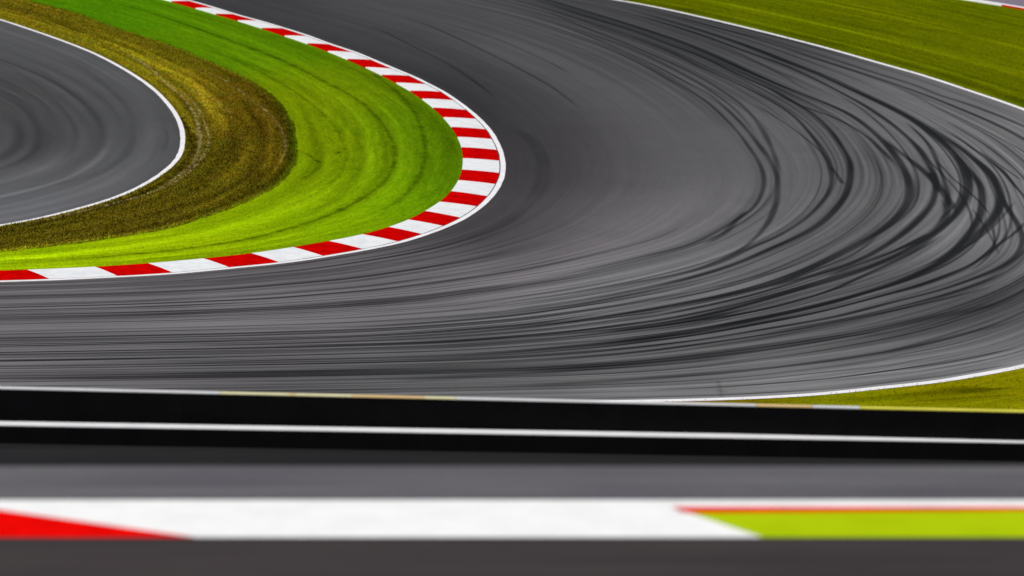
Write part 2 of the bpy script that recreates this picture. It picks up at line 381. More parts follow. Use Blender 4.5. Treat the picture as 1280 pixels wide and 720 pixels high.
def blot(pts, w, s):
    P = resample(G(pts), 60); w_ = W(grid.reshape(-1, 2))
    m = (np.abs(gi[..., 0] - pts[0][0]) < 25) & (np.abs(gi[..., 1] - pts[0][1]) < 25)
    q = grid[m]; d = np.sqrt(((q[:, None] - P[None]) ** 2).sum(2)).min(1); logd[m] -= s * np.exp(-(d / w) ** 2)
def raster(pts, w, s):
    P = smooth(spline(G(pts), 420), 5); n = len(P)
    D = Po - Pi; D = D / rowlen[:, None]; Nn = np.stack([-D[:, 1], D[:, 0]], 1)
    rel = P[None] - Pi[:, None]
    side = (rel * Nn[:, None]).sum(2)
    cross = (side[:, :-1] * side[:, 1:]) < 0
    tw = 1 + .13 * fbm1(NU, 30)
    ends = np.minimum(np.arange(n), n - 1 - np.arange(n)) / (n * .16)
    for i in range(NU):
        ks = np.nonzero(cross[i])[0]
        for k in ks:
            f = side[i, k] / (side[i, k] - side[i, k + 1])
            q = P[k] * (1 - f) + P[k + 1] * f
            vs = ((q - Pi[i]) @ D[i]) / rowlen[i]
            if not (-.01 < vs < 1.01): continue
            t = P[k + 1] - P[k]; t /= np.linalg.norm(t)
            sn = abs(t @ Nn[i])
            d = np.abs((v - vs) * rowlen[i] * sn) / (w * tw[i])
            e = min(1, ends[k]); e = e * e * (3 - 2 * e)
            logd[i] -= s * (.85 + .15 * math.sin(i * .13 + s * 40)) * e * np.exp(-d ** 3.6)
for pts, w, s in MARKS: raster(pts, w * .64, s * 2.1)
blot([(897, 476), (900, 487), (903, 499)], .05, .5); blot([(896, 488), (906, 490)], .08, .4)

# low wavy tyre smears within the dark bands, darker where they overlap
logd = np.clip(logd, -2.5, .4)
base = 88 * (base / 88) ** 1.22 * 1.03
KA = 1.05
alb = lin(base) * KA * np.exp(logd)
warm = np.clip(field([(660,200,1),(620,260,.8),(350,350,.8),(100,370,.7),(400,380,.5),(300,3,.2),(560,100,.1),(800,200,.3),(1100,200,0),(900,80,0),(850,400,.1),(600,460,-.1),(1000,440,0),(1250,430,0.1),(720,60,0),(500,330,.7),(1400,300,0),(150,430,.4)], gi, 110, 50), -1, 1)
rgb = alb[..., None] * (np.array([1.0, .985, .985])[None, None] + warm[..., None] * np.array([.05, -.035, .0]))
uv = np.stack([np.broadcast_to(((SI + SO) / 2)[:, None], (NU, NV)), (v[None] * rowlen[:, None])], 2)
# keep the wall side of the mesh clear
tr = grid_obj('racetrack', W(grid.reshape(-1, 2), .008), NU, NV, M_TRACK, rgb.reshape(-1, 3), uv.reshape(-1, 2))
tag(tr, 'wide grey racetrack corner streaked with black tyre marks', None, None, 'structure')

# ------------------------------------------------------------------ white lines
def flat_line(name, curve, off0, off1, h, label, nrm=None, n=700):
    c = resample(curve, n); nn = normals(c)
    if nrm is not None:
        j = n // 2; k = np.argmin(((CO - c[j]) ** 2).sum(1))
        if nn[j] @ nrm(c[j]) < 0: nn = -nn
    wob = .006 * np.stack([fbm1(n, 5), fbm1(n, 5)], 1)
    A = c + nn * (off0 + wob[:, :1]); B = c + nn * (off1 + wob[:, 1:])
    o = ribbon(name, W(A, h), W(B, h), 0, M_LINE)
    return tag(o, label, None, None, 'structure')
flat_line('white_line', CO, .045, .27, .013, 'white painted line along the foot of the red and white kerb', lambda p: nCO[np.argmin(((CO - p) ** 2).sum(1))])
flat_line('white_line', OUT, -.17, .17, .013, 'long white painted line on the outer edge of the racetrack corner')
LL = [(-420,-70),(-260,-38),(-120,-8),(0,24),(40,37),(80,51),(120,67),(160,88),(190,108),(211,128),(224,146),(230.5,163),(231.3,179),(226,197),(207,216),(176,235),(140,250),(80,267),(40,276),(0,283),(-120,303),(-260,318),(-420,330)]
LEFT = smooth(spline(G(LL), 1400), 9)
flat_line('white_line', LEFT, -.21, .21, .013, 'white painted line round the tip of the grey asphalt at left')

# ------------------------------------------------------------------ kerbs
def kerb_piece(name, A0, A1, B0, B1, mat, parent, hA=.012, hB=.075):
    """one block: A = track side edge points (n,2), B = grass side edge points"""
    n, m = len(A0), 7
    top = []
    for k in range(m):
        f = k / (m - 1); p = A0 * (1 - f) + B0 * f
        h = hA + (hB - hA) * (1 - (1 - f) ** 1.7)
        top.append(W(p, h))
    top = np.stack(top, 1)                      # n, m, 3
    V = top.reshape(-1, 3).tolist(); Fc = []
    for i in range(n - 1):
        for j in range(m - 1):
            a = i * m + j; Fc.append([a, a + m, a + m + 1, a + 1])
    b0 = len(V)
    bot = np.concatenate([W(A0, -.05), W(B0, -.05)]); V += bot.tolist()
    for i in range(n - 1):
        Fc.append([i * m, b0 + i, b0 + i + 1, (i + 1) * m])
        Fc.append([i * m + m - 1, (i + 1) * m + m - 1, b0 + n + i + 1, b0 + n + i])
    for i in (0, n - 1):
        ring = [i * m + j for j in range(m)] + [b0 + n + i, b0 + i]
        Fc.append(ring)
    return mesh_obj(name, V, Fc, mat, parent)
sI = project_s(CI, G(KI)); sO = project_s(CO, G(KO))
# continue the rhythm of the blocks out of the frame, both ways
dI, dO = 2.15, 2.2
preI = [sI[0] - dI * k for k in range(12, 0, -1)]; preO = [sO[0] - dO * k for k in range(12, 0, -1)]
posI = [sI[-1] + dI * k for k in range(1, 5)]; posO = [sO[-1] + dO * k for k in range(1, 5)]
bI = np.array(preI + list(sI) + posI); bO = np.array(preO + list(sO) + posO)
first_red = (len(preI)) % 2                     # block after KI[0] is red
root = empty('kerb', W(CO[750:751], 0)[0])
tag(root, 'curved red and white striped kerb round the bright green infield grass', 'kerb')
for k in range(len(bI) - 1):
    q = np.linspace(0, 1, 9)
    g = .008
    A = at_s(CO, bO[k] + g + (bO[k + 1] - bO[k] - 2 * g) * q); B = at_s(CI, bI[k] + g + (bI[k + 1] - bI[k] - 2 * g) * q)
    red = (k % 2) == first_red
    kerb_piece('red_block' if red else 'white_block', A, None, B, None, M_RED if red else M_WHITE, root)
# bedding under the blocks
q = np.linspace(0, 1, 500)
A = at_s(CO, bO[0] + (bO[-1] - bO[0]) * q); B = at_s(CI, bI[0] + (bI[-1] - bI[0]) * q)
bed = ribbon('bedding', W(A + (A - B) * .03, .006), W(B, .006), 0, M_CONC, root)

# ------------------------------------------------------------------ infield grass, bright and dry zones
BB = [(-420,-118),(-200,-64),(-60,-26),(44,3),(100,18),(152,36),(200,52),(256,74),(314,100),(340,118),(358,136),(368,154),(373.5,176),(372,194),(364,214),(330,243),(256,274),(200,289),(156,296),(110,304),(60,310),(0,315.5),(-100,324),(-260,334),(-420,342)]
BR = smooth(spline(G(BB), 1400), 7); BR = BR + normals(BR) * (.05 * fbm1(1400, 30) + .03 * fbm1(1400, 5))[:, None]
def match(curves_pts, curves, n, k=12):
    """same station list on several curves -> equally parametrised samples"""
    m = len(curves_pts[0]); t = np.linspace(0, m - 1, n); out = []
    for pts, c in zip(curves_pts, curves):
        s = project_s(c, G(pts)); out.append(at_s(c, sm1(np.interp(t, range(m), s), k * n // 900)))
    return out
stK = [(-200,-86),(60,-33),(150,-13),(244,11.5),(385,56),(478,95.5),(542,136.5),(572,173),(578.5,199.5),(564,241),(531,266),(454,295),(367,311),(255,325.3),(118,336),(-60,342.5),(-300,349)]
stB = [(-300,-90),(-60,-26),(44,3),(110,21),(200,52),(285,86),(340,118),(366,150),(373.5,176),(364,214),(330,243),(270,270),(200,289),(110,304),(30,312),(-100,324),(-300,337)]
stL = [(-420,-70),(-260,-38),(-120,-8),(0,24),(80,51),(150,82),(205,121),(228,155),(231.3,179),(226,197),(207,216),(176,235),(120,256),(40,276),(-40,290),(-160,309),(-330,324)]
def zone(name, mat, cA, cB, nv, tones, arcs, label, kind='structure', nu=700, h=.0, seed_streak=.1, rough=0.0):
    a, b = cA, cB; nu = len(a)
    vz = np.linspace(0, 1, nv); g2 = a[:, None] * (1 - vz[None, :, None]) + b[:, None] * vz[None, :, None]
    im = IMG(g2.reshape(-1, 2)).reshape(nu, nv, 2)
    rl = np.linalg.norm(b - a, axis=1)
    col = np.stack([field([(x, y, c[k]) for x, y, c in tones], im, 90, 40) for k in range(3)], 2)
    col = lin(np.clip(col, 0, 255)) * (np.array([1.22, 1.42, 2.7]) if 'dry' in name else np.array([.93, .93, .88]) if 'track' in name else np.array([1.07, .93, 1.0]) if 'infield' in name else np.array([.98, .93, 1.0]))
    lg = np.zeros((nu, nv)); D = (b - a) / rl[:, None]; Nn = np.stack([-D[:, 1], D[:, 0]], 1)
    straw = np.zeros((nu, nv))
    for pts, w, s in arcs:
        P = smooth(spline(G(pts), 300), 3)
        side = ((P[None] - a[:, None]) * Nn[:, None]).sum(2); cr_ = (side[:, :-1] * side[:, 1:]) < 0
        e_ = np.clip(np.minimum(np.arange(300), 299 - np.arange(300)) / 40, 0, 1)
        vf = .3 if 'track' in name else 1; tw = 1 + .3 * vf * fbm1(nu, 8); ts = 1 + .35 * vf * fbm1(nu, 6) + (.5 * fbm1(nu, 2) if s > 0 else 0)
        for i in range(nu):
            for k in np.nonzero(cr_[i])[0][:1]:
                f = side[i, k] / (side[i, k] - side[i, k + 1]); qq = P[k] * (1 - f) + P[k + 1] * f
                vs = ((qq - a[i]) @ D[i]) / rl[i]
                if not (-.02 < vs < 1.02): continue
                d = np.abs((vz - vs) * rl[i]) / (w * max(tw[i], .4))
                pr = e_[k] * np.exp(-d ** 2) * max(ts[i], .2)
                if s > 0: straw[i] = np.maximum(straw[i], pr * s)
                else: lg[i] += s * pr
    # mown streaks along the curve
    for k in range(260):
        L = int(rng.uniform(.08, .5) * nu); i0 = int(rng.uniform(-L / 2, nu - L / 2)); x = np.arange(max(i0, 0), min(i0 + L, nu))
        if len(x) < 5: continue
        path = rng.uniform(0, 1) + (.005 if 'track' in name else .02) * fbm1(nu, 90)[x]; w = rng.uniform(.08, .35)
        env = np.clip(np.minimum(x - i0, i0 + L - x) / (.3 * L), 0, 1)
        d = (vz[None] - path[:, None]) * rl[x][:, None] / w
        lg[x] += seed_streak * rng.normal() * env[:, None] * np.exp(-d * d)
    col = col * np.exp(lg)[..., None]
    straw = np.clip(straw * (.55 + .9 * rng.random((nu, nv))), 0, 1)
    if 'dry' in name:                          # new grass creeping into the edge of the worn patch
        e_ = np.exp(-(vz[None] * rl[:, None]) / (.16 * (1 + .5 * np.abs(fbm1(nu, 5)))[:, None])) * np.clip(rng.random((nu, nv)) * 1.3, 0, 1)
        gcol = np.stack([field([(x, y, c[k]) for x, y, c in GREEN], im, 90, 40) for k in range(3)], 2)
        col = col * (1 - e_[..., None]) + lin(gcol) * .8 * e_[..., None]
    col = col * (1 - straw[..., None]) + np.array([.38, .30, .11]) * straw[..., None]
    hh = h + np.zeros((nu, nv))
    if rough: hh = hh + rough * rng.random((nu, nv)) * np.minimum(1, np.minimum(vz, 1 - vz) * 30)[None]
    uv2 = np.stack([np.broadcast_to(arclen((a + b) / 2)[:, None], (nu, nv)), vz[None] * rl[:, None]], 2)
    o = grid_obj(name, W(g2.reshape(-1, 2), hh.reshape(-1, 1)), nu, nv, mat, col.reshape(-1, 3), uv2.reshape(-1, 2))
    ZN[name] = (g2, hh, col)
    return tag(o, label, None, None, kind)
ZN = {}
cK, cB = match([stK, stB], [CI, BR], 1500)
GREEN = [(150,5,(76,132,6)),(300,50,(86,132,6)),(400,60,(76,128,6)),(420,110,(109,136,6)),(500,130,(82,126,6)),(380,130,(116,146,6)),(450,190,(112,144,6)),(540,170,(80,126,6)),(560,205,(74,116,6)),(400,190,(120,152,6)),(400,240,(129,164,6)),(500,250,(94,152,6)),(450,275,(124,169,6)),(350,290,(132,176,6)),(250,305,(142,180,6)),(100,325,(148,188,6)),(0,330,(142,182,6)),(-200,330,(142,182,6)),(-200,-60,(76,124,6))]
GARC = [([(100,-10),(150,5),(200,20),(260,41),(300,56),(328,66),(368,83),(400,100),(447,125),(478,156),(494,187),(490,212),(475,233),(431,261),(400,274),(312,299),(219,313),(94,324),(0,326),(-150,333)], .13, -.6),
        ([(300,25),(360,42),(420,66),(470,95),(510,130),(528,165),(531,200),(515,235),(480,262),(420,284)], .12, -.45),
        ([(200,48),(280,70),(340,98),(400,140),(430,180),(428,212),(400,240),(350,264)], .12, -.35),
        ([(60,300),(160,290),(240,279),(300,266)], .09, .0),
        ([(375,188),(388,196),(404,205),(412,200),(425,190),(432,184)], .12, -.6), ([(412,199),(436,208),(456,216)], .1, -.4), ([(404,205),(392,216),(378,226)], .14, -.3)]
zone('infield_grass', M_GRASS, cK, cB, 260, GREEN, GARC, 'bright green mown grass inside the striped kerb', seed_streak=.09, h=.02)
cB2, cL = match([stB, stL], [BR, LEFT], 1500)
DRY = [(50,8,(112,88,8)),(40,20,(110,95,6)),(150,50,(112,92,8)),(120,55,(100,92,4)),(250,95,(112,85,8)),(200,95,(104,96,4)),(340,140,(108,72,6)),(300,140,(102,84,6)),(260,150,(100,85,6)),(360,180,(88,62,4)),(300,190,(96,84,6)),(270,220,(100,88,6)),(330,215,(96,72,5)),(240,245,(98,84,6)),(200,265,(92,74,6)),(150,280,(96,76,6)),(100,285,(96,84,8)),(50,300,(84,60,5)),(20,290,(96,90,5)),(-100,310,(92,72,5)),(-200,-20,(110,90,6))]
DARC = [([(150,62),(180,80),(210,106),(228,122),(238,134),(245,148),(249,162),(250,180),(240,206),(212,228),(190,241),(150,253),(110,263),(60,275),(0,290)], .085, .6),
        ([(225,112),(245,132),(254,150),(261,174),(256,192),(238,214),(212,232),(160,252)], .07, .5),
        ([(246,160),(250,170),(249,184)], .10, .9),
        ([(240,84),(280,100),(310,122),(336,142),(354,168),(356,190),(346,212)], .06, .3),
        ([(230,110),(262,122),(280,134),(290,146)], .06, .22),
        ([(0,30),(60,52),(110,76),(150,100),(180,115),(215,140),(236,166),(240,182),(232,203),(215,221),(180,241),(120,262),(0,290)], .22, -1.0),
        ([(320,110),(350,140),(366,170),(364,200),(340,226),(280,256),(200,281),(100,300),(0,309)], .3, -.4),
        ([(240,128),(300,150),(322,172)], .2, -.3), ([(180,60),(260,100),(310,140),(335,175)], .15, -.4), ([(60,25),(150,62),(240,106)], .12, -.4)]
zone('dry_infield_grass', M_DRY, cB2, cL, 300, DRY, DARC, 'worn brown and straw coloured grass beside the left track', seed_streak=.20, h=.02, rough=.0)

# ------------------------------------------------------------------ left track
cL2 = smooth(resample(LEFT, 900), 4)
_c = np.array([-150.0, 172.0]); cX = G(_c + .22 * (IMG(cL2) - _c))
LT = [(20,35,(98,98,100)),(100,75,(96,96,98)),(160,105,(92,92,94)),(60,70,(78,78,80)),(20,60,(72,72,74)),(130,120,(76,76,78)),(60,120,(66,66,67)),(20,120,(70,69,70)),(100,170,(66,66,68)),(20,180,(74,72,74)),(150,160,(72,72,74)),(185,170,(88,88,90)),(210,165,(92,92,94)),(200,205,(98,98,100)),(130,215,(84,84,87)),(60,220,(84,84,88)),(150,238,(104,104,107)),(60,260,(112,112,117)),(0,250,(102,104,108)),(0,215,(84,84,87)),(-200,150,(75,75,76))]
LA = [([(60,62),(110,90),(150,125),(166,155),(166,180),(152,200),(120,218),(60,232),(0,236)], .25, -0.21),
      ([(30,75),(80,110),(118,145),(130,172),(118,200),(80,222),(20,240)], .3, -0.14), ([(0,75),(50,110),(85,145),(95,170)], .16, -0.16),
      ([(207,160),(209,175),(204,190)], .08, -0.20), ([(0,100),(40,130),(60,160),(55,190),(20,215)], .2, -0.13),
      ([(100,70),(160,108),(190,140),(200,165),(195,190),(170,212),(110,236)], .2, -0.08)]
zl = zone('left_track', M_TRACK, cL2, cX, 300, LT, LA, 'grey asphalt of the neighbouring track rounding its tip at left', seed_streak=.10, h=.008)

# ------------------------------------------------------------------ outer grass beyond the right-hand line
nO = normals(OUT); mid = len(OUT) // 2
if (OUT[mid] - np.array(at_s(CO, project_s(CO, OUT[mid:mid + 1])))[0]) @ nO[mid] < 0: nO = -nO
Oa = smooth(resample(OUT, 900), 3); nOa = normals(Oa)
if nOa[450] @ nO[mid] < 0: nOa = -nOa
Ob = Oa + smooth(nOa, 20) * 22.0
OG = [(850,5,(88,100,0)),(950,20,(104,120,4)),(1000,40,(84,98,0)),(1100,20,(100,112,2)),(1200,50,(106,118,3)),(1150,70,(100,112,2)),(1250,110,(92,104,2)),(1150,85,(82,96,2)),(1270,70,(108,118,3)),(1230,15,(84,98,0)),(1250,480,(118,116,3)),(1150,490,(112,110,2)),(1260,500,(146,152,5)),(1100,500,(150,156,4)),(1000,502,(108,128,4)),(920,503,(120,90,4)),(1400,300,(110,120,3)),(700,-40,(90,104,0))]
edge_dark = [([(740,-10),(770,-3),(870,15),(1006,47),(1096,71),(1209,104),(1280,128),(1350,158)], .9, -.26),
             ([(840,0),(900,12),(1000,36),(1100,62),(1180,84),(1280,118)], .18, -.0),
             ([(1000,10),(1120,32),(1200,42),(1290,52)], .5, -.16), ([(1280,484),(1200,489),(1100,497),(1040,501)], .4, -.5), ([(1280,493),(1200,498),(1120,503)], .15, -.25)]
zone('outer_grass', M_GRASS, Oa, Ob, 420, OG, edge_dark, 'olive green grass outside the white line of the corner', seed_streak=.14, h=.004)

# ------------------------------------------------------------------ real blades standing on the grass
def mat_blade():
    m, nt, b = mat_new('grass_blade'); a = nd(nt, 'ShaderNodeAttribute', attribute_name='tone')
    nt.links.new(a.outputs['Color'], b.inputs['Base Color']); b.inputs['Roughness'].default_value = 1; b.inputs['Specular IOR Level'].default_value = 0
    return m
M_BLADE = mat_blade()
def blades(name, zone_name, n, h0, h1, wd, var, label, straw_p=0., dark_p=0., keep=None):
    g2, hh, col = ZN[zone_name]; nu, nv = g2.shape[:2]
    i = rng.integers(0, nu - 1, n * 3); j = rng.integers(1, nv - 2, n * 3); f = rng.random(n * 3)[:, None]
    P = g2[i, j] * (1 - f) + g2[i + 1, np.minimum(j + 1, nv - 1)] * f
    im = IMG(P); ok = (im[:, 0] > -40) & (im[:, 0] < 1320) & (im[:, 1] > -30) & (im[:, 1] < 525)
    i, j, P = i[ok][:n], j[ok][:n], P[ok][:n]; n = len(P)
    cc = col[i, j] * np.exp(rng.normal(size=(n, 1)) * var) * (1 + .06 * rng.normal(size=(n, 3)))
    r1 = rng.random(n); cc[r1 < straw_p] = cc[r1 < straw_p] * .4 + np.array([.26, .19, .05]) * .6
    cc[r1 > 1 - dark_p] *= .5
    base_ = W(P, hh[i, j].reshape(-1, 1) - .005)
    th = rng.uniform(0, math.pi, n); sd = np.cos(th)[:, None] * EX + np.sin(th)[:, None] * EY
    w_ = wd * rng.uniform(.5, 1.3, n)[:, None]; ht = rng.uniform(h0, h1, n)[:, None]
    lean = rng.normal(size=(n, 1)) * .45 * ht * EX + rng.normal(size=(n, 1)) * .45 * ht * EY
    V = np.stack([base_ - sd * w_, base_ + sd * w_, base_ + ht * N + lean], 1).reshape(-1, 3).astype(np.float32)
    me = bpy.data.meshes.new(name); me.vertices.add(n * 3); me.vertices.foreach_set('co', V.ravel())
    me.loops.add(n * 3); me.loops.foreach_set('vertex_index', np.arange(n * 3, dtype=np.int32))
    me.polygons.add(n); me.polygons.foreach_set('loop_start', np.arange(0, n * 3, 3, dtype=np.int32)); me.update(calc_edges=True)
    at = me.attributes.new('tone', 'FLOAT_COLOR', 'POINT')
    at.data.foreach_set('color', np.repeat(np.concatenate([np.clip(cc, 0, 1), np.ones((n, 1))], 1), 3, 0).astype(np.float32).ravel())
    me.materials.append(M_BLADE); me.update(); me.validate()
    o = bpy.data.objects.new(name, me); C.objects.link(o); tag(o, label, 'grass', None, 'stuff')
blades('dry_grass', 'dry_infield_grass', 60000, .03, .09, .024, .36, 'tufts of dry brown and straw coloured grass beside the left track', .12, .16)
blades('mown_grass', 'infield_grass', 70000, .015, .035, .02, .10, 'short bright green blades of the mown infield', .0, .06)
blades('rough_grass', 'outer_grass', 90000, .02, .06, .022, .16, 'olive green blades outside the white line of the corner', .05, .03)

# ------------------------------------------------------------------ the wide ground sheet of the valley floor
def tone_const(V, c): return np.broadcast_to(np.array(c), (len(V), 3))
gx = np.concatenate([np.linspace(-700, -60, 12)[:-1], np.linspace(-60, 80, 30), np.linspace(80, 700, 12)[1:]])
gy = np.concatenate([np.linspace(72, 260, 40), np.linspace(260, 1800, 20)[1:]])
GX, GY = np.meshgrid(gx, gy, indexing='ij'); P2 = np.stack([GX.ravel(), GY.ravel()], 1)
tag(grid_obj('ground', W(P2, -.03), len(gx), len(gy), M_GRASS, tone_const(P2, lin([100, 112, 2]) * .88), P2[:, ::-1].copy()), 'wide olive green grass sheet of the valley floor', None, None, 'structure')

# ------------------------------------------------------------------ kerb and track in the far right corner
FE = [(1050,-30),(1130,-14),(1195,-2),(1250,6.8),(1280,12),(1340,23),(1420,40),(1520,64)]
FEc = smooth(spline(G(FE), 400), 4); nF = normals(FEc)
if nF[200] @ np.array([0, 1.0]) < 0: nF = -nF
r2 = empty('kerb', W(FEc[200:201], 0)[0]); tag(r2, 'short far kerb with pale and red blocks in the top right corner', 'kerb')
aF = arclen(FEc); sx_ = project_s(FEc, G([(1252, 7.2)]))[0]
bs = [sx_ - 9, sx_ - 4.5, sx_ , sx_ + 4.5, sx_ + 9, sx_ + 13.5]
bs = [min(max(b, .1), aF[-1] - .1) for b in bs]
for k in range(len(bs) - 1):
    q = np.linspace(bs[k] + .01, bs[k + 1] - .01, 9); B = at_s(FEc, q)
    nn = np.stack([np.interp(q, aF, nF[:, 0]), np.interp(q, aF, nF[:, 1])], 1); A = B + nn * .3
    kerb_piece('red_block' if k % 2 == 0 else 'white_block', A, None, B, None, M_RED if k % 2 == 0 else M_WHITE, r2)
Fm = FEc + nF * .32
tag(ribbon('white_line', W(Fm, .013), W(FEc + nF * .95, .013), 0, M_LINE), 'thick white line behind the kerb in the top right corner', None, None, 'structure')
FA = FEc + nF * .44; FB = FEc + nF * 14
uvf = np.zeros((800, 2)); uvf[0::2, 0] = aF; uvf[1::2, 0] = aF; uvf[1::2, 1] = 14
V = np.empty((800, 3)); V[0::2] = W(FA, .008); V[1::2] = W(FB, .008)
tag(grid_obj('far_track', V, 400, 2, M_TRACK, tone_const(V, lin([130, 118, 130])), uvf), 'pale grey track beyond the grass in the top right corner', None, None, 'structure')

# ------------------------------------------------------------------ foreground terrace
H2 = 10.2; ZT = CAM[2] - H2          # near kerb and pit road
ZB = CAM[2] - 17.5                     # the lower shelf that carries the barriers
XL, XR = -700, 1980
def strip(name, yl0, yl1, mat, h, label, xa=XL, xb=XR):
    A = atz(np.array([(x, yl0) for x in np.linspace(xa, xb, 60)]), ZT); B = atz(np.array([(x, yl1) for x in np.linspace(xa, xb, 60)]), ZT)
    A[:, 2] += h; B[:, 2] += h
    return tag(ribbon(name, A, B, 0, mat), label, None, None, 'structure')
M_NEAR = mat_asphalt('near_asphalt', (.048, .041, .041))
M_MIDA = mat_asphalt('pit_road_asphalt', (.125, .122, .130))
M_DARK = mat_asphalt('dark_shaded_asphalt', (.02, .02, .021))  # dark tarmac; the barrier's shade on it is put into this colour too
yk_near = atz([(640, 672)], ZT)[0][1]; yk_far = atz([(640, 637)], ZT)[0][1]; yl_far = atz([(640, 625.5)], ZT)[0][1]
y_dark = atz([(640, 582)], ZT)[0][1]
def flat(name, x0, x1, y0, y1, z, mat, label, nx=40, ny=8):
    X, Y = np.meshgrid(np.linspace(x0, x1, nx), np.linspace(y0, y1, ny), indexing='ij')
    V = np.stack([X.ravel(), Y.ravel(), np.full(X.size, z)], 1)
    return tag(grid_obj(name, V, nx, ny, mat), label, None, None, 'structure')
# barrier plan lines
HF, HR = .36, .90
fa, fb = atz([(0, 530.5)], ZB + HF)[0], atz([(1280, 552.5)], ZB + HF)[0]
ra, rb = atz([(0, 484.5)], ZB + HR)[0], atz([(1280, 514)], ZB + HR)[0]
def ext(a, b, x):
    t = (x - a[0]) / (b[0] - a[0]); return a + (b - a) * t
XA, XB = -34.0, 34.0
fa, fb = ext(fa, fb, XA), ext(fa, fb, XB); ra, rb = ext(ra, rb, XA), ext(ra, rb, XB)
flat('near_track', XA, XB, -4, yk_near, ZT, M_NEAR, 'dark out of focus asphalt along the bottom edge')
flat('pit_road', XA, XB, yk_near, y_dark, ZT - .006, M_MIDA, 'grey out of focus asphalt between the near kerb and the black barriers')
# low retaining face and grassy slope from the pit road down to the barrier shelf
def sheet(name, rows, mat, label, tone=None):
    rows = [np.array(q, float) for q in rows]; n = len(rows[0]); V = np.stack(rows, 1).reshape(-1, 3)
    t = None if tone is None else tone_const(V, tone)
    return tag(grid_obj(name, V, n, len(rows), mat, t, V[:, :2].copy()), label, None, None, 'structure')
xs = np.linspace(XA, XB, 60)
GT = lin([100, 112, 2]) * .88
sl = [np.stack([xs, np.full(60, y_dark + 12.5 * f), np.full(60, ZT - .006 + (ZB - ZT) * f)], 1) for f in np.linspace(0, 1, 16)]
sheet('slope', sl, M_GRASS, 'grassy slope between the pit road and the barrier shelf', GT)
rear = lambda x, d: ra[1] + (rb[1] - ra[1]) * (x - XA) / (XB - XA) + d
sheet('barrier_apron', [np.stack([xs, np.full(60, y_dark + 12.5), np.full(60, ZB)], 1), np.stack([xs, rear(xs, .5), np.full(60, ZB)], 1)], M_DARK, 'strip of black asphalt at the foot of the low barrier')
bot = []
for x in xs:
    p0 = np.array([x, rear(x, .5), ZB]); d = np.array([0, 1.0, -.62]); bot.append(p0 + d * (((O0 - p0) @ N) / (d @ N)))
top = np.stack([xs, rear(xs, .5), np.full(60, ZB)], 1); bot = np.array(bot)
sheet('bank', [top * (1 - f) + bot * f for f in np.linspace(0, 1, 16)], M_GRASS, 'green bank falling away behind the barriers', GT)

M_NRED = mat_paint('near_red_paint', (.85, .003, .002), (.6, .6, .6), .5)
M_NWHITE = mat_paint('near_white_paint', (.90, .90, .88), (.75, .75, .75), .3)
M_LIME = mat_paint('lime_painted_concrete', (.42, .56, .004), (.8, .85, .6), .5, .7)

# near white line and kerb
flat('white_line', XA, XB, yk_far, yl_far, ZT + .004, M_NWHITE, 'broad blurred white line on the far side of the near kerb')
def T(x, y):
    p = atz([(x, y)], ZT)[0]; return np.array([p[0], p[1]])
def slab(name, poly, mat, parent, hn, hf, ynear, yfar):
    """raised slab whose top rises from near edge to far edge; poly = ground corner list"""
    V = []; n = len(poly)
    for p in poly:
        f = (p[1] - ynear) / (yfar - ynear); V.append((p[0], p[1], ZT + hn + (hf - hn) * f))
    for p in poly: V.append((p[0], p[1], ZT - .05))
    Fc = [list(range(n))] + [[i, n + i, n + (i + 1) % n, (i + 1) % n] for i in range(n)]
    o = mesh_obj(name, V, Fc, mat, parent)
    import bmesh
    bm = bmesh.new(); bm.from_mesh(o.data); bmesh.ops.recalc_face_normals(bm, faces=bm.faces); bm.to_mesh(o.data); bm.free()
    return o
r3 = empty('kerb', (0, yk_near, ZT)); tag(r3, 'blurred red and white kerb close to the camera at the bottom of the picture', 'kerb')
a0, a1 = T(-28, 637), T(243, 672); b0_, b1_ = T(838, 637), T(952, 672)
def xw(p): return float(p[0])
step = 8.9
fx = [xw(b0_) - step * k for k in range(0, 4)]           # far-edge boundaries to the left
nx_ = [xw(b1_) - (xw(b1_) - xw(a1)) * k for k in range(0, 4)]
fx[1] = xw(a0)
dfx = xw(a0) - xw(b0_)
fx = [xw(b0_) + dfx * k for k in range(4)]
near_b = 'white'
for k in range(3):
    poly = [(nx_[k + 1], yk_near), (nx_[k], yk_near), (fx[k], yk_far), (fx[k + 1], yk_far)]
    poly[0] = (poly[0][0] + .01, poly[0][1]); poly[3] = (poly[3][0] + .01, poly[3][1])
    slab('white_block' if k % 2 == 0 else 'red_block', poly, M_NWHITE if k % 2 == 0 else M_NRED, r3, .006, .03, yk_near, yk_far)
# thin red run-out along the line and the lime green strip in front of it
p1, p2 = T(852, 643.8), T(1290, 638.6)
slab('red_strip', [(p1[0], p1[1]), (p2[0] + 3, p2[1] + .02), (p2[0] + 3, yk_far), (fx[0] + .01, yk_far)], M_NRED, r3, .006, .03, yk_near, yk_far)
v1 = slab('painted_verge', [(nx_[0] + .01, yk_near), (XB, yk_near), (XB, p2[1]), (p2[0] + 3, p2[1] + .01), (p1[0] + .02, p1[1] - .012)], M_LIME, None, .006, .028, yk_near, yk_far)
tag(v1, 'lime green painted verge strip at lower right beside the near kerb', 'verge')

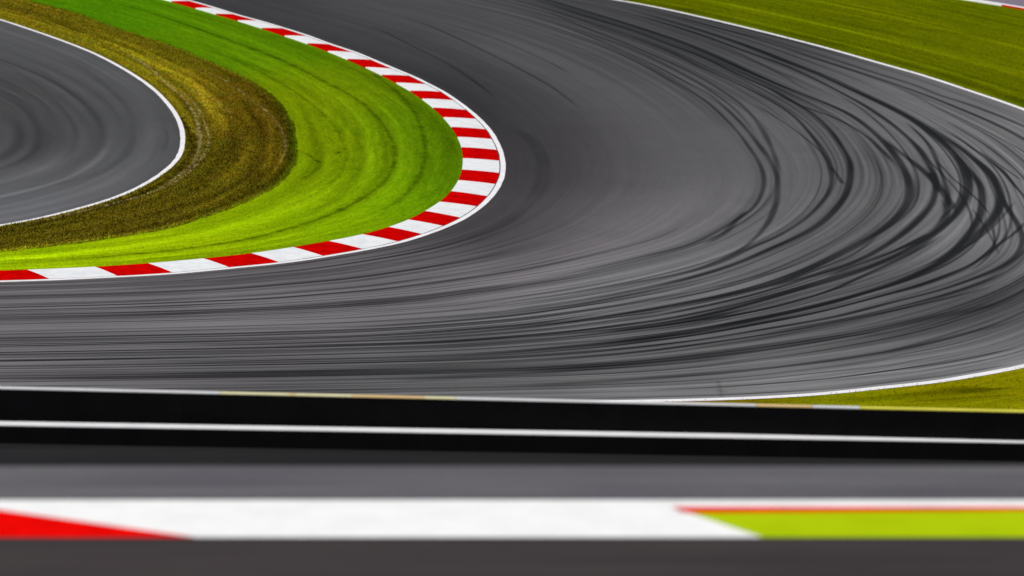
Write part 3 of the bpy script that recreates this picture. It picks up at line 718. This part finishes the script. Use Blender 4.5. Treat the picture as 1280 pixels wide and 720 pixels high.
# barriers
def bar_block(name, a, b, depth, z0, z1, mat, parent, bev=.02):
    """long box from a to b (plan line of its front top edge), running back by depth"""
    d = (b - a)[:2]; d = d / np.linalg.norm(d); n = np.array([-d[1], d[0]])
    if n[1] < 0: n = -n
    prof = [(0, z0), (0, z1 - bev), (bev * .3, z1 - bev * .3), (bev, z1), (depth - bev, z1), (depth, z1 - bev), (depth, z0)]
    V = []
    for p in (a, b):
        for y, z in prof: V.append((p[0] + n[0] * y, p[1] + n[1] * y, ZB + z))
    m = len(prof); Fc = [[i, i + 1, m + i + 1, m + i] for i in range(m - 1)] + [list(range(m))[::-1], list(range(m, 2 * m)), [m - 1, 0, m, 2 * m - 1]]
    o = mesh_obj(name, V, Fc, mat, parent)
    import bmesh
    bm = bmesh.new(); bm.from_mesh(o.data); bmesh.ops.recalc_face_normals(bm, faces=bm.faces); bm.to_mesh(o.data); bm.free()
    return o
def shift(p, q, dy): return p + np.array([0, dy, 0]), q + np.array([0, dy, 0])
f_root = empty('low_barrier', (0, (fa[1] + fb[1]) / 2, ZB)); tag(f_root, 'low black barrier with a white top strip, the nearer of the two', 'barrier')
r_root = empty('barrier', (0, (ra[1] + rb[1]) / 2, ZB)); tag(r_root, 'taller black barrier with pale, yellow and orange capping, behind the low barrier', 'barrier')
def cuts(a, b, root, name, depth, z0, z1, mat, L=4.0, gap=.003, dy=0):
    x = a[0]
    while x < b[0] - .1:
        x2 = min(x + L, b[0]); p, q = shift(ext(a, b, x + gap / 2), ext(a, b, x2 - gap / 2), dy)
        bar_block(name, p, q, depth, z0, z1, mat, root); x = x2
cuts(fa, fb, f_root, 'belt_panel', .31, 0, HF - .03, M_RUBBER, dy=0)
cuts(fa, fb, f_root, 'top_strip', .27, HF - .03 + .002, HF, M_CAP, dy=.01, L=8)
cuts(ra, rb, r_root, 'belt_panel', .12, 0, HR - .03, M_RUBBER)
x = ra[0] + 4
M_STEEL = mat_paint('grey_steel', (.2, .2, .21), (.7, .7, .7), .5, .5)
while x < rb[0] - 1:
    p, q = shift(ext(ra, rb, x - .06), ext(ra, rb, x + .06), .122)
    bar_block('post', p, q, .1, -.05, HR - .12, M_STEEL, r_root); x += 4
M_YEL = mat_paint('pale_yellow_capping', (.80, .76, .46), (.8, .8, .7), .4, .5)
M_ORA = mat_paint('orange_capping', (.82, .58, .28), (.8, .8, .7), .4, .5)
M_YL2 = mat_paint('bright_yellow_capping', (.78, .72, .10), (.8, .8, .7), .4, .5)
def px2x(px, py): return atz([(px, py)], ZB + HR)[0][0]
segs = [(None, 275, M_CAP), (275, 362, M_YEL), (362, 368, M_ORA), (368, 440, M_YEL), (440, 530, M_ORA), (530, 570, M_YEL), (570, 945, M_CAP), (945, 1015, M_ORA), (1015, 1075, M_CAP), (1075, None, M_YL2)]
for a_, b_, mt in segs:
    x0 = ra[0] if a_ is None else px2x(a_, 484.5 + a_ * 29.5 / 1280); x1 = rb[0] if b_ is None else px2x(b_, 484.5 + b_ * 29.5 / 1280)
    bar_block('cap_panel', ext(ra, rb, x0 + .003), ext(ra, rb, x1 - .003), .1, HR - .028, HR, mt, r_root, .012)

# ------------------------------------------------------------------ camera, world, sun
cam = bpy.data.cameras.new('camera'); co = bpy.data.objects.new('camera', cam); C.objects.link(co)
co.location = CAM; co.rotation_euler = (math.pi / 2 - PITCH, 0, 0)
cam.sensor_width = 36; cam.lens = F / 1280 * 36; cam.clip_start = 1; cam.clip_end = 5000
cam.dof.use_dof = True; cam.dof.focus_distance = 138; 
APER = .13
cam.dof.aperture_fstop = (cam.lens / 1000) / APER
bpy.context.scene.camera = co
w = bpy.data.worlds.new('World'); bpy.context.scene.world = w; w.use_nodes = True
nt = w.node_tree; sky = nt.nodes.new('ShaderNodeTexSky'); sky.sky_type = 'NISHITA'; sky.sun_disc = False
EL, AZ = math.radians(52), math.radians(-115)      # azimuth from +Y, negative = to the left
sky.sun_elevation = EL; sky.sun_rotation = AZ
nt.links.new(sky.outputs[0], nt.nodes['Background'].inputs[0]); nt.nodes['Background'].inputs[1].default_value = .07
L = bpy.data.lights.new('sun', 'SUN'); L.energy = 3.6; L.angle = math.radians(.6); L.color = (1, .945, .87)
lo = bpy.data.objects.new('sun', L); C.objects.link(lo)
from mathutils import Vector
dirv = Vector((math.sin(AZ) * math.cos(EL), math.cos(AZ) * math.cos(EL), math.sin(EL)))
lo.rotation_euler = dirv.to_track_quat('Z', 'Y').to_euler()
sc = bpy.context.scene
sc.view_settings.view_transform = 'Standard'; sc.view_settings.look = 'None'; sc.view_settings.exposure = 0.0; sc.view_settings.gamma = 1
sc.view_settings.use_curve_mapping = False
